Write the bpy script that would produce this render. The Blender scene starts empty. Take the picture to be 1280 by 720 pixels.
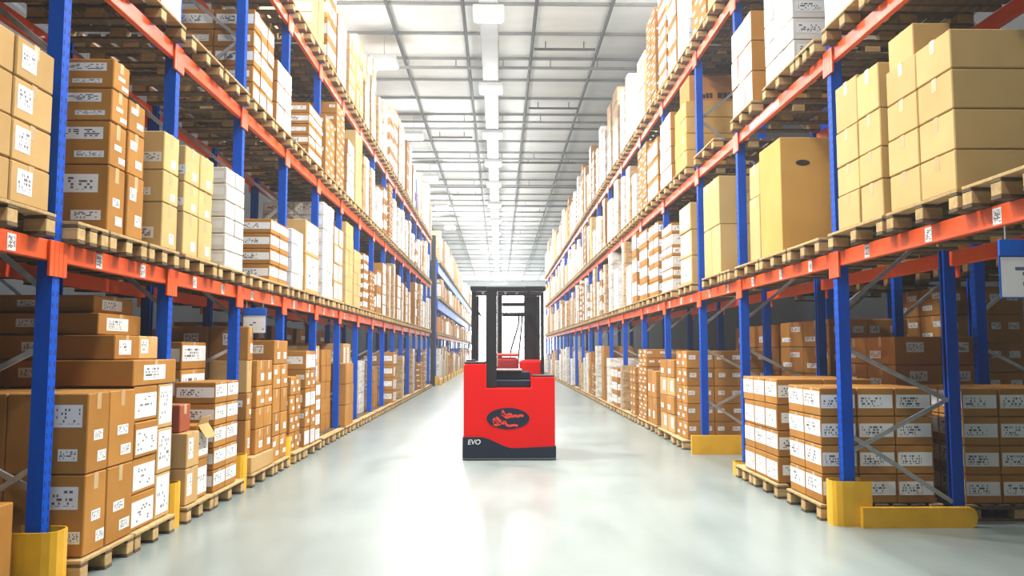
import bpy, bmesh, math, random
from mathutils import Vector, Matrix
from mathutils.bvhtree import BVHTree

R = random.Random(7)
S = bpy.context.scene
COL = S.collection

# ------------------------------------------------------------------ camera
F = 1000.0                       # focal length in pixels of the 1280 px wide frame
CAMH = 1.5
PITCH = math.atan(78 / F)
YAW = math.atan(16 / F * math.cos(PITCH))
FW = Vector((math.sin(YAW) * math.cos(PITCH), math.cos(YAW) * math.cos(PITCH), math.sin(PITCH)))
RT = Vector((math.cos(YAW), -math.sin(YAW), 0))
UP = RT.cross(FW)
cd = bpy.data.cameras.new('camera')
cam = bpy.data.objects.new('camera', cd)
COL.objects.link(cam)
cd.sensor_width = 36
cd.lens = 36 * F / 1280
cd.clip_end = 300
cam.matrix_world = Matrix(((RT.x, UP.x, -FW.x, 0), (RT.y, UP.y, -FW.y, 0), (RT.z, UP.z, -FW.z, CAMH), (0, 0, 0, 1)))
S.camera = cam

S.view_settings.view_transform = 'Standard'
S.view_settings.look = 'None'
S.view_settings.exposure = -1.15
S.view_settings.gamma = 1.0
S.view_settings.use_curve_mapping = False
S.cycles.max_bounces = 6
S.cycles.diffuse_bounces = 2
S.cycles.glossy_bounces = 3
S.cycles.sample_clamp_indirect = 6

# ------------------------------------------------------------------ materials
def nodes(name):
    m = bpy.data.materials.new(name)
    m.use_nodes = True
    nt = m.node_tree
    return m, nt, nt.nodes['Principled BSDF']

def N(nt, typ, **kw):
    n = nt.nodes.new(typ)
    for k, v in kw.items():
        if k == 'op': n.operation = v
        elif k.startswith('i'): n.inputs[int(k[1:])].default_value = v
        else: setattr(n, k, v)
    return n

def math_n(nt, op, a, b=None):
    n = nt.nodes.new('ShaderNodeMath'); n.operation = op
    for i, v in enumerate((a, b)):
        if v is None: continue
        if hasattr(v, 'links') or hasattr(v, 'is_linked'): nt.links.new(v, n.inputs[i])
        else: n.inputs[i].default_value = v
    return n.outputs[0]

def noise_mat(name, c1, c2, scale=3.0, rough=0.7, metal=0.0, bump=0.0, bscale=40, stretch=(1, 1, 1), detail=4, obj_rand=0.0, spec=0.4):
    m, nt, b = nodes(name)
    tc = N(nt, 'ShaderNodeTexCoord')
    mp = N(nt, 'ShaderNodeMapping')
    mp.inputs['Scale'].default_value = stretch
    nt.links.new(tc.outputs['Object'], mp.inputs['Vector'])
    oi = N(nt, 'ShaderNodeObjectInfo')
    comb = N(nt, 'ShaderNodeVectorMath', op='ADD')
    sc = N(nt, 'ShaderNodeVectorMath', op='SCALE')
    sc.inputs[0].default_value = (37, 91, 53)
    nt.links.new(oi.outputs['Random'], sc.inputs['Scale'])
    nt.links.new(mp.outputs[0], comb.inputs[0]); nt.links.new(sc.outputs[0], comb.inputs[1])
    nz = N(nt, 'ShaderNodeTexNoise')
    nz.inputs['Scale'].default_value = scale; nz.inputs['Detail'].default_value = detail
    nt.links.new(comb.outputs[0], nz.inputs['Vector'])
    rp = N(nt, 'ShaderNodeValToRGB')
    rp.color_ramp.elements[0].position = .3; rp.color_ramp.elements[1].position = .7
    rp.color_ramp.elements[0].color = (*c1, 1); rp.color_ramp.elements[1].color = (*c2, 1)
    nt.links.new(nz.outputs[0], rp.inputs[0])
    out = rp.outputs[0]
    if obj_rand:
        hs = N(nt, 'ShaderNodeHueSaturation')
        nt.links.new(out, hs.inputs['Color'])
        v = math_n(nt, 'ADD', math_n(nt, 'MULTIPLY', oi.outputs['Random'], obj_rand), 1 - obj_rand / 2)
        nt.links.new(v, hs.inputs['Value'])
        out = hs.outputs[0]
    nt.links.new(out, b.inputs['Base Color'])
    b.inputs['Roughness'].default_value = rough
    b.inputs['Metallic'].default_value = metal
    b.inputs['Specular IOR Level'].default_value = spec
    if bump:
        n2 = N(nt, 'ShaderNodeTexNoise'); n2.inputs['Scale'].default_value = bscale
        nt.links.new(comb.outputs[0], n2.inputs['Vector'])
        bp = N(nt, 'ShaderNodeBump'); bp.inputs['Strength'].default_value = bump; bp.inputs['Distance'].default_value = .01
        nt.links.new(n2.outputs[0], bp.inputs['Height']); nt.links.new(bp.outputs[0], b.inputs['Normal'])
    return m

def glow(name, c, s):
    m, nt, b = nodes(name)
    b.inputs['Base Color'].default_value = (.8, .8, .8, 1)
    b.inputs['Emission Color'].default_value = (*c, 1)
    b.inputs['Emission Strength'].default_value = s
    return m

def label_mat(name, cols, rows, thr, ink=(.03, .03, .035), split=1.0):
    """white paper sticker with rows of small dark printed marks"""
    m, nt, b = nodes(name)
    tc = N(nt, 'ShaderNodeTexCoord'); sp = N(nt, 'ShaderNodeSeparateXYZ')
    nt.links.new(tc.outputs['UV'], sp.inputs[0])
    gx, gz = sp.outputs[0], sp.outputs[1]
    oi = N(nt, 'ShaderNodeObjectInfo')
    cx = math_n(nt, 'MULTIPLY', gx, cols); cz = math_n(nt, 'MULTIPLY', gz, rows)
    cb = N(nt, 'ShaderNodeCombineXYZ')
    nt.links.new(math_n(nt, 'FLOOR', cx), cb.inputs[0]); nt.links.new(math_n(nt, 'FLOOR', cz), cb.inputs[1])
    nt.links.new(math_n(nt, 'MULTIPLY', oi.outputs['Random'], 911.0), cb.inputs[2])
    wn = N(nt, 'ShaderNodeTexWhiteNoise'); wn.noise_dimensions = '3D'
    nt.links.new(cb.outputs[0], wn.inputs['Vector'])
    on = math_n(nt, 'GREATER_THAN', wn.outputs['Value'], thr)
    fz = math_n(nt, 'FRACT', cz)
    on = math_n(nt, 'MULTIPLY', on, math_n(nt, 'GREATER_THAN', fz, .3))
    for v, lo, hi in ((gx, .08, .08 + .84 * split), (gz, .14, .86)):
        on = math_n(nt, 'MULTIPLY', on, math_n(nt, 'GREATER_THAN', v, lo))
        on = math_n(nt, 'MULTIPLY', on, math_n(nt, 'LESS_THAN', v, hi))
    mx = N(nt, 'ShaderNodeMix'); mx.data_type = 'RGBA'
    mx.inputs[6].default_value = (.80, .80, .78, 1); mx.inputs[7].default_value = (*ink, 1)
    nt.links.new(on, mx.inputs[0]); nt.links.new(mx.outputs[2], b.inputs['Base Color'])
    b.inputs['Roughness'].default_value = .5
    return m

M = {}
M['kraft'] = noise_mat('kraft_cardboard', (.36, .16, .032), (.44, .205, .046), 2.5, .75, bump=.08, obj_rand=.22, spec=.1)
M['orange'] = noise_mat('orange_cardboard', (.48, .20, .055), (.56, .25, .075), 2.5, .75, bump=.08, obj_rand=.1, spec=.1)
M['tan'] = noise_mat('tan_cardboard', (.48, .295, .11), (.56, .355, .145), 2.5, .75, bump=.08, obj_rand=.18, spec=.1)
M['cream'] = noise_mat('pale_cardboard', (.56, .375, .15), (.64, .435, .185), 2.5, .75, bump=.08, obj_rand=.14, spec=.1)
M['golden'] = noise_mat('golden_cardboard', (.56, .32, .085), (.62, .365, .105), 2.5, .75, bump=.06, obj_rand=.08, spec=.1)
M['white'] = noise_mat('white_carton_board', (.66, .62, .55), (.76, .73, .68), 2.5, .65, bump=.06, obj_rand=.14, spec=.3)
M['redbox'] = noise_mat('rust_red_cardboard', (.30, .06, .02), (.38, .09, .03), 4, .7, bump=.08)
M['film'] = noise_mat('stretch_film', (.42, .37, .29), (.78, .76, .72), 5, .28, bump=.35, bscale=14, stretch=(1, 1, 3), obj_rand=.2)
M['filmtan'] = noise_mat('stretch_film_over_cardboard', (.28, .155, .055), (.50, .34, .18), 5, .3, bump=.35, bscale=14, stretch=(1, 1, 3), obj_rand=.25)
M['tape'] = noise_mat('packing_tape', (.50, .34, .16), (.56, .40, .20), 5, .25)
M['paper'] = noise_mat('paper', (.74, .74, .72), (.82, .82, .80), 6, .5)
M['label'] = label_mat('printed_label', 16, 6, .6, ink=(.12, .12, .13))
M['wide_label'] = label_mat('printed_wide_label', 30, 5, .58, ink=(.10, .10, .11), split=.72)
M['sheet_label'] = label_mat('printed_sheet', 14, 9, .84, ink=(.14, .14, .16))
M['code_label'] = label_mat('barcode_sticker', 9, 10, .45)
M['wood'] = noise_mat('pallet_wood', (.42, .27, .11), (.58, .40, .18), 4, .8, bump=.3, bscale=30, stretch=(1, 6, 6), obj_rand=.25, spec=.2)
M['deck'] = noise_mat('shaded_deck_wood', (.10, .07, .042), (.17, .12, .07), 4, .85, bump=.3, bscale=30, stretch=(6, 1, 6), obj_rand=.25, spec=.15)  # pallet wood darkened: shade on boards and runners put into the colour
M['post'] = noise_mat('blue_rack_paint', (.001, .06, .42), (.002, .08, .52), 3, .55, spec=.08, bump=.03, bscale=20)
M['beam'] = noise_mat('orange_rack_paint', (.74, .072, .006), (.82, .10, .01), 3, .42, bump=.03, bscale=20)
M['bluebeam'] = noise_mat('blue_beam_paint', (.006, .10, .55), (.01, .13, .62), 3, .42)
M['galv'] = noise_mat('galvanised_steel', (.42, .43, .43), (.58, .59, .59), 12, .4, metal=.7)
M['yellow'] = noise_mat('yellow_guard_paint', (.70, .36, .012), (.82, .45, .02), 5, .45, bump=.05)
M['slot'] = noise_mat('slot_shadow_black', (.006, .008, .016), (.01, .012, .02), 5, .8)
M['red'] = noise_mat('red_truck_paint', (.60, .002, .0015), (.64, .003, .002), 2, .4, spec=.05)
M['darkred'] = noise_mat('dark_red_cushion', (.32, .012, .015), (.40, .02, .02), 6, .5)
M['navy'] = noise_mat('navy_plastic', (.003, .008, .022), (.005, .012, .03), 5, .5, spec=.2)
M['black'] = noise_mat('black_steel', (.006, .006, .008), (.012, .012, .015), 5, .4)
M['rubber'] = noise_mat('black_rubber', (.01, .01, .01), (.02, .02, .02), 9, .8)
M['inkred'] = noise_mat('red_print', (.7, .03, .02), (.8, .05, .03), 4, .4)
M['inkblack'] = noise_mat('black_print', (.03, .018, .012), (.04, .025, .02), 4, .6)
M['lampbody'] = noise_mat('white_lamp_housing', (.62, .64, .64), (.70, .72, .72), 4, .5)
M['duct'] = noise_mat('pale_duct_metal', (.28, .30, .31), (.34, .36, .37), 2, .5, metal=.1)
M['joist'] = noise_mat('grey_joist_paint', (.16, .17, .17), (.22, .235, .235), 2, .6)
M['pipe'] = noise_mat('dark_pipe_paint', (.03, .033, .035), (.05, .055, .06), 2, .6)
M['ceil'] = noise_mat('ceiling_deck', (.72, .75, .74), (.86, .89, .88), .9, .7, bump=.2, bscale=3, stretch=(.4, 1.6, 1), detail=6)
M['wall'] = noise_mat('grey_wall', (.03, .032, .035), (.045, .047, .05), .5, .8)
M['wallw'] = noise_mat('white_wall', (.74, .76, .76), (.82, .84, .84), .5, .8)
M['glow'] = glow('lamp_diffuser_light', (1, .99, .96), 26)
M['end_glow'] = glow('end_glow_light', (.97, 1, 1), 16)  # light of the added far-end panel

def floor_mat():
    m, nt, b = nodes('polished_concrete')
    tc = N(nt, 'ShaderNodeTexCoord')
    n1 = N(nt, 'ShaderNodeTexNoise'); n1.inputs['Scale'].default_value = .55; n1.inputs['Detail'].default_value = 4; n1.inputs['Roughness'].default_value = .5
    mp = N(nt, 'ShaderNodeMapping'); mp.inputs['Scale'].default_value = (2.2, .5, 1)
    nt.links.new(tc.outputs['Object'], mp.inputs[0])
    n2 = N(nt, 'ShaderNodeTexNoise'); n2.inputs['Scale'].default_value = 1.6; n2.inputs['Detail'].default_value = 3
    nt.links.new(tc.outputs['Object'], n1.inputs['Vector']); nt.links.new(mp.outputs[0], n2.inputs['Vector'])
    mixv = math_n(nt, 'ADD', math_n(nt, 'MULTIPLY', n1.outputs[0], .6), math_n(nt, 'MULTIPLY', n2.outputs[0], .4))
    rp = N(nt, 'ShaderNodeValToRGB')
    rp.color_ramp.elements[0].position = .32; rp.color_ramp.elements[1].position = .66
    rp.color_ramp.elements[0].color = (.165, .20, .186, 1); rp.color_ramp.elements[1].color = (.25, .292, .273, 1)
    nt.links.new(mixv, rp.inputs[0])
    sp = N(nt, 'ShaderNodeSeparateXYZ'); nt.links.new(tc.outputs['Object'], sp.inputs[0])
    # saw-cut joints, 3.9 m apart across the aisle and one running along it
    j1 = math_n(nt, 'LESS_THAN', math_n(nt, 'FRACT', math_n(nt, 'MULTIPLY', math_n(nt, 'ADD', sp.outputs[1], 1.3), 1 / 3.9)), .0022)
    j2 = math_n(nt, 'LESS_THAN', math_n(nt, 'ABSOLUTE', math_n(nt, 'SUBTRACT', sp.outputs[0], 2.2)), .006)
    j = math_n(nt, 'MAXIMUM', j1, j2)
    mx = N(nt, 'ShaderNodeMix'); mx.data_type = 'RGBA'
    nt.links.new(math_n(nt, 'MULTIPLY', j, .45), mx.inputs[0]); nt.links.new(rp.outputs[0], mx.inputs[6]); mx.inputs[7].default_value = (.2, .21, .2, 1)
    nt.links.new(mx.outputs[2], b.inputs['Base Color'])
    rr = N(nt, 'ShaderNodeMapRange'); rr.inputs[3].default_value = .27; rr.inputs[4].default_value = .31
    nt.links.new(n2.outputs[0], rr.inputs[0]); nt.links.new(rr.outputs[0], b.inputs['Roughness'])
    b.inputs['Specular IOR Level'].default_value = .5
    return m
M['floor'] = floor_mat()

# ------------------------------------------------------------------ mesh helpers
class MB:
    def __init__(s):
        s.v = []; s.f = []; s.m = []; s.slots = []; s.uv = {}
    def slot(s, mat):
        if mat not in s.slots: s.slots.append(mat)
        return s.slots.index(mat)
    def face(s, idx, mat, uv=None):
        s.f.append(idx); s.m.append(s.slot(mat))
        if uv: s.uv[len(s.f) - 1] = uv
    def quad(s, pts, mat, uv=None):
        n = len(s.v); s.v.extend(pts); s.face(tuple(range(n, n + len(pts))), mat, uv)
    def box(s, x0, x1, y0, y1, z0, z1, mat, bev=0.0, rz=0.0, c=None):
        X = (x0, x1); Y = (y0, y1); Z = (z0, z1)
        n = len(s.v)
        if bev <= 0:
            pts = [(X[i], Y[j], Z[k]) for i in (0, 1) for j in (0, 1) for k in (0, 1)]
            fs = [(0, 1, 3, 2), (4, 6, 7, 5), (0, 4, 5, 1), (2, 3, 7, 6), (0, 2, 6, 4), (1, 5, 7, 3)]
        else:
            pts = []; ix = {}
            sg = (1, -1)
            for i in (0, 1):
                for j in (0, 1):
                    for k in (0, 1):
                        for a in range(3):
                            p = [X[i] + sg[i] * bev, Y[j] + sg[j] * bev, Z[k] + sg[k] * bev]
                            p[a] = (X[i], Y[j], Z[k])[a]
                            ix[i, j, k, a] = len(pts); pts.append(tuple(p))
            fs = []
            for a in range(3):
                o = [q for q in range(3) if q != a]
                for d in (0, 1):
                    loop = []
                    for (p, q) in ((0, 0), (1, 0), (1, 1), (0, 1)):
                        t = [0, 0, 0]; t[a] = d; t[o[0]] = p; t[o[1]] = q
                        loop.append(ix[t[0], t[1], t[2], a])
                    if (d == 0) == (a != 1): loop.reverse()
                    fs.append(tuple(loop))
                for p in (0, 1):
                    for q in (0, 1):
                        t0 = [0, 0, 0]; t1 = [0, 0, 0]
                        t0[o[0]] = t1[o[0]] = p; t0[o[1]] = t1[o[1]] = q; t1[a] = 1
                        fs.append((ix[(*t0, o[0])], ix[(*t1, o[0])], ix[(*t1, o[1])], ix[(*t0, o[1])]))
            for i in (0, 1):
                for j in (0, 1):
                    for k in (0, 1):
                        fs.append((ix[i, j, k, 0], ix[i, j, k, 1], ix[i, j, k, 2]))
        if rz:
            cx, cy = c or ((x0 + x1) / 2, (y0 + y1) / 2)
            ca, sa = math.cos(rz), math.sin(rz)
            pts = [(cx + (p[0] - cx) * ca - (p[1] - cy) * sa, cy + (p[0] - cx) * sa + (p[1] - cy) * ca, p[2]) for p in pts]
        s.v.extend(pts)
        for f in fs: s.face(tuple(n + i for i in f), mat)
        return s
    def prism(s, prof, axis, a0, a1, mat):
        """closed profile [(u, v)] extruded along axis: x: (y,z)  y: (x,z)  z: (x,y)"""
        n = len(s.v); k = len(prof)
        def P(u, v, t):
            return {'x': (t, u, v), 'y': (u, t, v), 'z': (u, v, t)}[axis]
        for t in (a0, a1):
            s.v.extend(P(u, v, t) for u, v in prof)
        s.face(tuple(range(n, n + k)), mat); s.face(tuple(range(n + 2 * k - 1, n + k - 1, -1)), mat)
        for i in range(k):
            j = (i + 1) % k
            s.face((n + i, n + k + i, n + k + j, n + j), mat)
        return s
    def bar(s, p, q, w, mat, sides=4, h=None):
        p = Vector(p); q = Vector(q); d = (q - p).normalized()
        a = d.cross(Vector((0, 0, 1)))
        if a.length < 1e-4: a = Vector((1, 0, 0))
        a.normalize(); b = d.cross(a).normalized()
        h = h or w
        n = len(s.v)
        off = math.pi / 4 if sides == 4 else 0
        kk = math.sqrt(2) / 2 if sides == 4 else .5
        for t in (p, q):
            for i in range(sides):
                an = off + 2 * math.pi * i / sides
                s.v.append(tuple(t + a * (math.cos(an) * w * kk) + b * (math.sin(an) * h * kk)))
        s.face(tuple(range(n, n + sides)), mat); s.face(tuple(range(n + 2 * sides - 1, n + sides - 1, -1)), mat)
        for i in range(sides):
            j = (i + 1) % sides
            s.face((n + i, n + sides + i, n + sides + j, n + j), mat)
        return s
    def mesh(s, name):
        me = bpy.data.meshes.new(name)
        me.from_pydata(s.v, [], s.f)
        for m in s.slots: me.materials.append(m)
        me.polygons.foreach_set('material_index', s.m)
        if s.uv:
            ul = me.uv_layers.new(name='UVMap')
            for fi, uv in s.uv.items():
                for li, c in zip(me.polygons[fi].loop_indices, uv): ul.data[li].uv = c
        bm = bmesh.new(); bm.from_mesh(me)
        bmesh.ops.recalc_face_normals(bm, faces=bm.faces)
        bm.to_mesh(me); bm.free()
        return me

def link(name, me, parent=None, loc=(0, 0, 0), rz=0.0):
    o = bpy.data.objects.new(name, me)
    COL.objects.link(o)
    o.location = loc
    if rz: o.rotation_euler = (0, 0, rz)
    if parent is not None: o.parent = parent
    return o

def tag(o, label, cat, group=None, kind='thing'):
    o['label'] = label; o['category'] = cat; o['kind'] = kind
    if group: o['group'] = group
    return o

def structure(name, mb, label=None):
    o = link(name, mb.mesh(name)); o['kind'] = 'structure'
    if label: o['label'] = label
    return o

CACHE = {}
def cached(key, fn):
    if key not in CACHE: CACHE[key] = fn()
    return CACHE[key]

ORD = 'zeroth first second third fourth fifth sixth seventh eighth ninth tenth eleventh twelfth thirteenth fourteenth fifteenth sixteenth seventeenth eighteenth nineteenth twentieth'.split()
TENS = {2: ('twenty', 'twentieth'), 3: ('thirty', 'thirtieth'), 4: ('forty', 'fortieth')}
def ordn(n):
    if n <= 20: return ORD[n]
    t, u = divmod(n, 10)
    return TENS[t][1] if u == 0 else TENS[t][0] + '-' + ORD[u]

# ------------------------------------------------------------------ layout of the racks
PX = {'L': 2.90, 'R': 3.03}                 # front posts, distance from the aisle's middle
GX = {'L': 2.78, 'R': 2.90}                 # aisle face of the goods
SG = {'L': -1, 'R': 1}
FD = 0.95                                   # frame depth
BEAMZ = {'L': [2.07, 4.06, 5.90], 'R': [2.24, 4.08, 5.90]}
BH = 0.13
PH = 0.15                                   # pallet height
POSTS = {'L': [3.22, 5.17, 6.97, 8.80, 10.63] + [12.5 + 1.85 * i for i in range(12)],
         'R': [4.10, 7.02, 9.85, 11.85, 14.35, 16.65, 19.2] + [21.6 + 2.45 * i for i in range(13)]}
FAR = [35.2 + 2.7 * i for i in range(17)]   # blue second rack beyond the left one
SIDE = {'L': 'left-side', 'R': 'right-side', 'F': 'far blue-beamed'}
LEVEL = ['floor level', 'lowest beams', 'middle beams', 'top beams']
def lz(side, lev): return 0.0 if lev == 0 else BEAMZ[side][lev - 1] + BH

cartons = []; pallets = []; wraps = []; beams = []; uprights = []

def sx(side, a, b):
    """|x| range -> signed x0 < x1"""
    s = SG[side]
    return (a, b) if s > 0 else (-b, -a)

STYLES = {  # body, aisle-face stickers, camera-face stickers (u0,u1,v0,v1), sticker material, words
    'plain': ('kraft', [], [], 'label', 'brown'),
    'kraft': ('kraft', [(.45, .85, .22, .5)], [(.25, .62, .45, .8)], 'label', 'brown labelled'),
    'kraft2': ('kraft', [(.1, .5, .6, .8), (.5, .9, .2, .38)], [(.1, .34, .5, .74), (.62, .9, .5, .74)], 'label', 'brown twice-labelled'),
    'big': ('kraft', [(.3, .72, .40, .53), (.52, .92, .12, .26)], [(.05, .40, .58, .86), (.09, .33, .16, .31)], 'label', 'large brown labelled'),
    'long': ('kraft', [(.2, .7, .2, .8)], [(.55, .8, .35, .72)], 'wide_label', 'long flat brown'),
    'strip': ('kraft', [(.02, .98, .3, .88)], [(.03, .95, .28, .76)], 'wide_label', 'brown strip-labelled'),
    'sheet': ('kraft', [(.03, .97, .08, .95)], [(.1, .9, .3, .7)], 'label', 'brown carton-sheeted'),
    'tan': ('tan', [(.12, .5, .25, .85)], [(.3, .7, .3, .7)], 'label', 'tan labelled'),
    'tanpl': ('tan', [], [], 'label', 'plain tan'),
    'cream': ('cream', [], [], 'label', 'plain cream'),
    'creaml': ('cream', [(.5, .8, .12, .35)], [(.05, .35, .2, .45)], 'label', 'cream labelled'),
    'golden': ('golden', [], [], 'label', 'golden'),
    'white': ('white', [(.04, .6, .1, .9)], [(.06, .94, .3, .75)], 'wide_label', 'white labelled'),
    'whitepl': ('white', [], [(.08, .92, .3, .8)], 'wide_label', 'white'),
    'whitek': ('kraft', [(.015, .985, .03, .97)], [], 'paper', 'white-sided brown'),  # aisle face whitened: wrap, plus bright light painted onto that side
    'tallsheet': ('tan', [(.08, .92, .1, .95)], [], 'sheet_label', 'tan sheet-covered'),
    'red': ('redbox', [], [], 'label', 'small rust-red'),
    'orange': ('orange', [], [], 'label', 'orange'),
}
STYLES['sheet'] = ('kraft', [(.04, .96, .1, .80)], [(.1, .9, .3, .7)], 'sheet_label', 'brown sheet-covered')

def carton(x0, x1, y0, y1, z0, z1, style, where, pos, face_cam=True, face_aisle=True, side='L', near=True):
    cartons.append(dict(b=(x0, x1, y0, y1, z0, z1), style=style, where=where, pos=pos, fc=face_cam, fa=face_aisle, side=side, near=near))

def stack(side, y0, y1, z0, rows, ncol, style, where, depth=.98, kcol=2, gx=None, jit=.012, styles=None, pos_extra=''):
    """goods on a pallet: rows of heights, ncol along the aisle, kcol away from the aisle"""
    g = gx if gx is not None else GX[side]
    ys = [y0 + (y1 - y0) * i / ncol for i in range(ncol + 1)] if isinstance(ncol, int) else ncol
    z = z0
    for r, h in enumerate(rows):
        st = styles[r % len(styles)] if styles else style
        for j in range(len(ys) - 1):
            for k in range(kcol):
                a = g + depth * k / kcol + .004 + (R.uniform(0, jit) if k == 0 else 0)
                b = g + depth * (k + 1) / kcol - .004
                x0, x1 = sx(side, a, b)
                pos = f'{ordn(r + 1)} row'
                if len(ys) > 2 and k == 0: pos += f', {ordn(j + 1)} column'
                if k > 0: pos += f', {ordn(k + 1)} from aisle' + (f', {ordn(j + 1)} column' if j else '')
                carton(x0, x1, ys[j] + .005, ys[j + 1] - .005 - R.uniform(0, .008), z, z + h - .0065, st, where, pos + pos_extra,
                       j == 0, k == 0, side)
        z += h
    return z

def pallet(side, y0, y1, z, where, depth=1.1, gx=None):
    g = (gx if gx is not None else GX[side]) - .02
    x0, x1 = sx(side, g, g + depth)
    pallets.append(dict(b=(x0, x1, y0, y1, z + (.002 if z > 0 else 0), z + PH - .004), side=side, where=where))

def wrap(side, y0, y1, z0, z1, where, depth=.98, gx=None, tan=False):
    g = gx if gx is not None else GX[side]
    x0, x1 = sx(side, g, g + depth)
    wraps.append(dict(b=(x0, x1, y0, y1, z0, z1), where=where, tan=tan))

L1, L2, L3 = (lz('L', i) + PH for i in (1, 2, 3))
R1, R2, R3 = (lz('R', i) + PH for i in (1, 2, 3))
custom = set()
def own(side, lev, *bays):
    for b in bays: custom.add((side, lev, b))

# ---- left rack, lowest beams
own('L', 1, 0, 1, 2, 3, 4)
w = 'pale stack before first left-side post, lowest beams'
stack('L', 4.13, 4.94, L1, [.245] * 4, 2, 'tan', w); pallet('L', 4.1, 4.98, lz('L', 1), w)
w = 'low stack at the frame edge, left-side lowest beams'
stack('L', 3.32, 4.0, L1, [.245] * 4, 2, 'tan', w); pallet('L', 3.3, 4.06, lz('L', 1), w)
w = 'tall brown stack past first left-side post, lowest beams'
stack('L', 5.68, 5.94, L1, [.48, .32, .24, .22], 1, 'big', w, depth=.9, kcol=1); stack('L', 5.96, 6.24, L1, [.48, .33, .24], 1, 'kraft2', 'narrow stack behind the tall brown one, left-side lowest beams', kcol=1, depth=.9)
pallet('L', 5.24, 5.66, lz('L', 1), 'brown stack gap past first left-side post'); pallet('L', 5.68, 6.28, lz('L', 1), w)
w = 'pale stack before second left-side post, lowest beams'
stack('L', 6.58, 6.90, L1, [.38, .27, .33], 1, 'creaml', w, kcol=1, depth=.95, jit=0); pallet('L', 6.32, 6.91, lz('L', 1), w)
w = 'pale stack behind second left-side post, lowest beams'
stack('L', 7.04, 7.74, L1, [.38, .27, .33], 2, 'creaml', w, kcol=1, depth=.95); pallet('L', 7.04, 7.84, lz('L', 1), w)
w = 'white-labelled stack before third left-side post, lowest beams'
stack('L', 8.12, 8.70, L1, [.172] * 6, 2, 'white', w, kcol=2, depth=.9); pallet('L', 7.9, 8.72, lz('L', 1), w)
w = 'brown stack in fourth bay, left-side lowest beams'
stack('L', 9.72, 10.52, L1, [.20, .19, .19, .18], 2, 'strip', w); pallet('L', 9.7, 10.55, lz('L', 1), w); pallet('L', 8.88, 9.68, lz('L', 1), 'gap in fourth bay, left-side lowest beams')
w = 'tan stack in fifth bay, left-side lowest beams'
stack('L', 11.5, 12.36, L1, [.55, .5], 1, 'tallsheet', w); pallet('L', 11.5, 12.42, lz('L', 1), w)
stack('L', 10.72, 11.35, L1, [.2] * 4, 2, 'white', 'white stack in fifth bay, left-side lowest beams'); pallet('L', 10.7, 11.45, lz('L', 1), 'white stack in fifth bay, left-side lowest beams')

# ---- left rack, middle beams
own('L', 2, 0, 1, 2, 3, 4)
w = 'white stack above first bay, left-side middle beams'
stack('L', 6.0, 6.86, L2, [.26] * 4, 2, 'whitek', w); pallet('L', 5.98, 6.9, lz('L', 2), w); pallet('L', 5.24, 5.94, lz('L', 2), 'empty space at left-side middle beams')
pallet('L', 7.04, 7.86, lz('L', 2), 'no goods, third bay left-side middle beams'); pallet('L', 7.92, 8.72, lz('L', 2), 'no goods, end of third bay left-side middle beams')
pallet('L', 3.3, 4.1, lz('L', 2), 'frame edge, left-side middle beams'); pallet('L', 4.15, 4.98, lz('L', 2), 'before first post, left-side middle beams')
w = 'big white-sided stack, fourth left-side bay, middle beams'
stack('L', 8.90, 9.68, L2, [.2, .19, .22, .2, .24], 3, 'whitek', w, depth=.95, styles=['sheet', 'sheet', 'strip', 'sheet', 'strip']); pallet('L', 8.88, 9.7, lz('L', 2), w)
w = 'narrow white-sided stack ending fourth bay, left-side middle beams'
stack('L', 9.86, 10.54, L2, [.27, .27, .28], 2, 'whitek', w); pallet('L', 9.74, 10.56, lz('L', 2), w)
w = 'white-sided stack in fifth bay, left-side middle beams'
stack('L', 11.55, 12.4, L2, [.16] * 5, 2, 'strip', w, styles=['sheet', 'strip']); pallet('L', 11.5, 12.42, lz('L', 2), w); pallet('L', 10.7, 11.45, lz('L', 2), 'empty start of fifth bay, left-side middle beams')

# ---- left rack, floor
own('L', 0, 0, 1, 2, 3, 4)
w = 'two-high stack behind first left-side post, floor'
g0 = 2.72
stack('L', 5.39, 6.09, PH, [.535, .535], [5.39, 5.69, 6.09], 'big', w, kcol=2, depth=1.08, gx=g0, jit=0)
w2 = 'white-labelled column at second left-side post, floor'
stack('L', 6.10, 6.52, PH, [.27] * 4, 1, 'sheet', w2, kcol=1, depth=.95, gx=g0, jit=.02)
stack('L', 6.53, 6.83, PH, [.36, .36, .36], 1, 'tallsheet', 'sheet-covered column touching second left-side post, floor', kcol=1, depth=.9, gx=g0 + .01)
pallet('L', 5.33, 6.09, 0, w, gx=g0); pallet('L', 6.11, 6.84, 0, w2, gx=g0)
w = 'pile of long flat cartons under first left-side bay'
zt = PH + 1.08
for i, (xa, xb, ya, yb, h, st) in enumerate([(2.74, 3.78, 6.07, 6.86, .20, 'long'), (2.90, 3.84, 6.10, 6.50, .19, 'long'), (3.05, 3.88, 6.14, 6.86, .17, 'long'), (3.12, 3.88, 6.2, 6.86, .14, 'long')]):
    x0, x1 = sx('L', xa, xb)
    carton(x0, x1, ya, yb, zt, zt + h - .004, st, w, f'{ordn(i + 1)} from bottom')
    if i == 1: carton(*sx('L', 2.90, 3.84), 6.51, 6.86, zt, zt + h - .004, 'tan', w, 'short upper one')
    zt += h
w = 'small mixed pile past second left-side post, floor'
stack('L', 7.12, 7.42, PH, [.32, .31], 1, 'tan', w, kcol=1, depth=.5, gx=g0)
stack('L', 7.43, 7.72, PH, [.35, .32], 1, 'sheet', 'second column of mixed pile past second left-side post, floor', kcol=1, depth=.4, gx=g0 + .03)
carton(*sx('L', 2.80, 3.1), 7.13, 7.37, PH + .63, PH + .63 + .24, 'red', w, 'on top')
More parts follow.
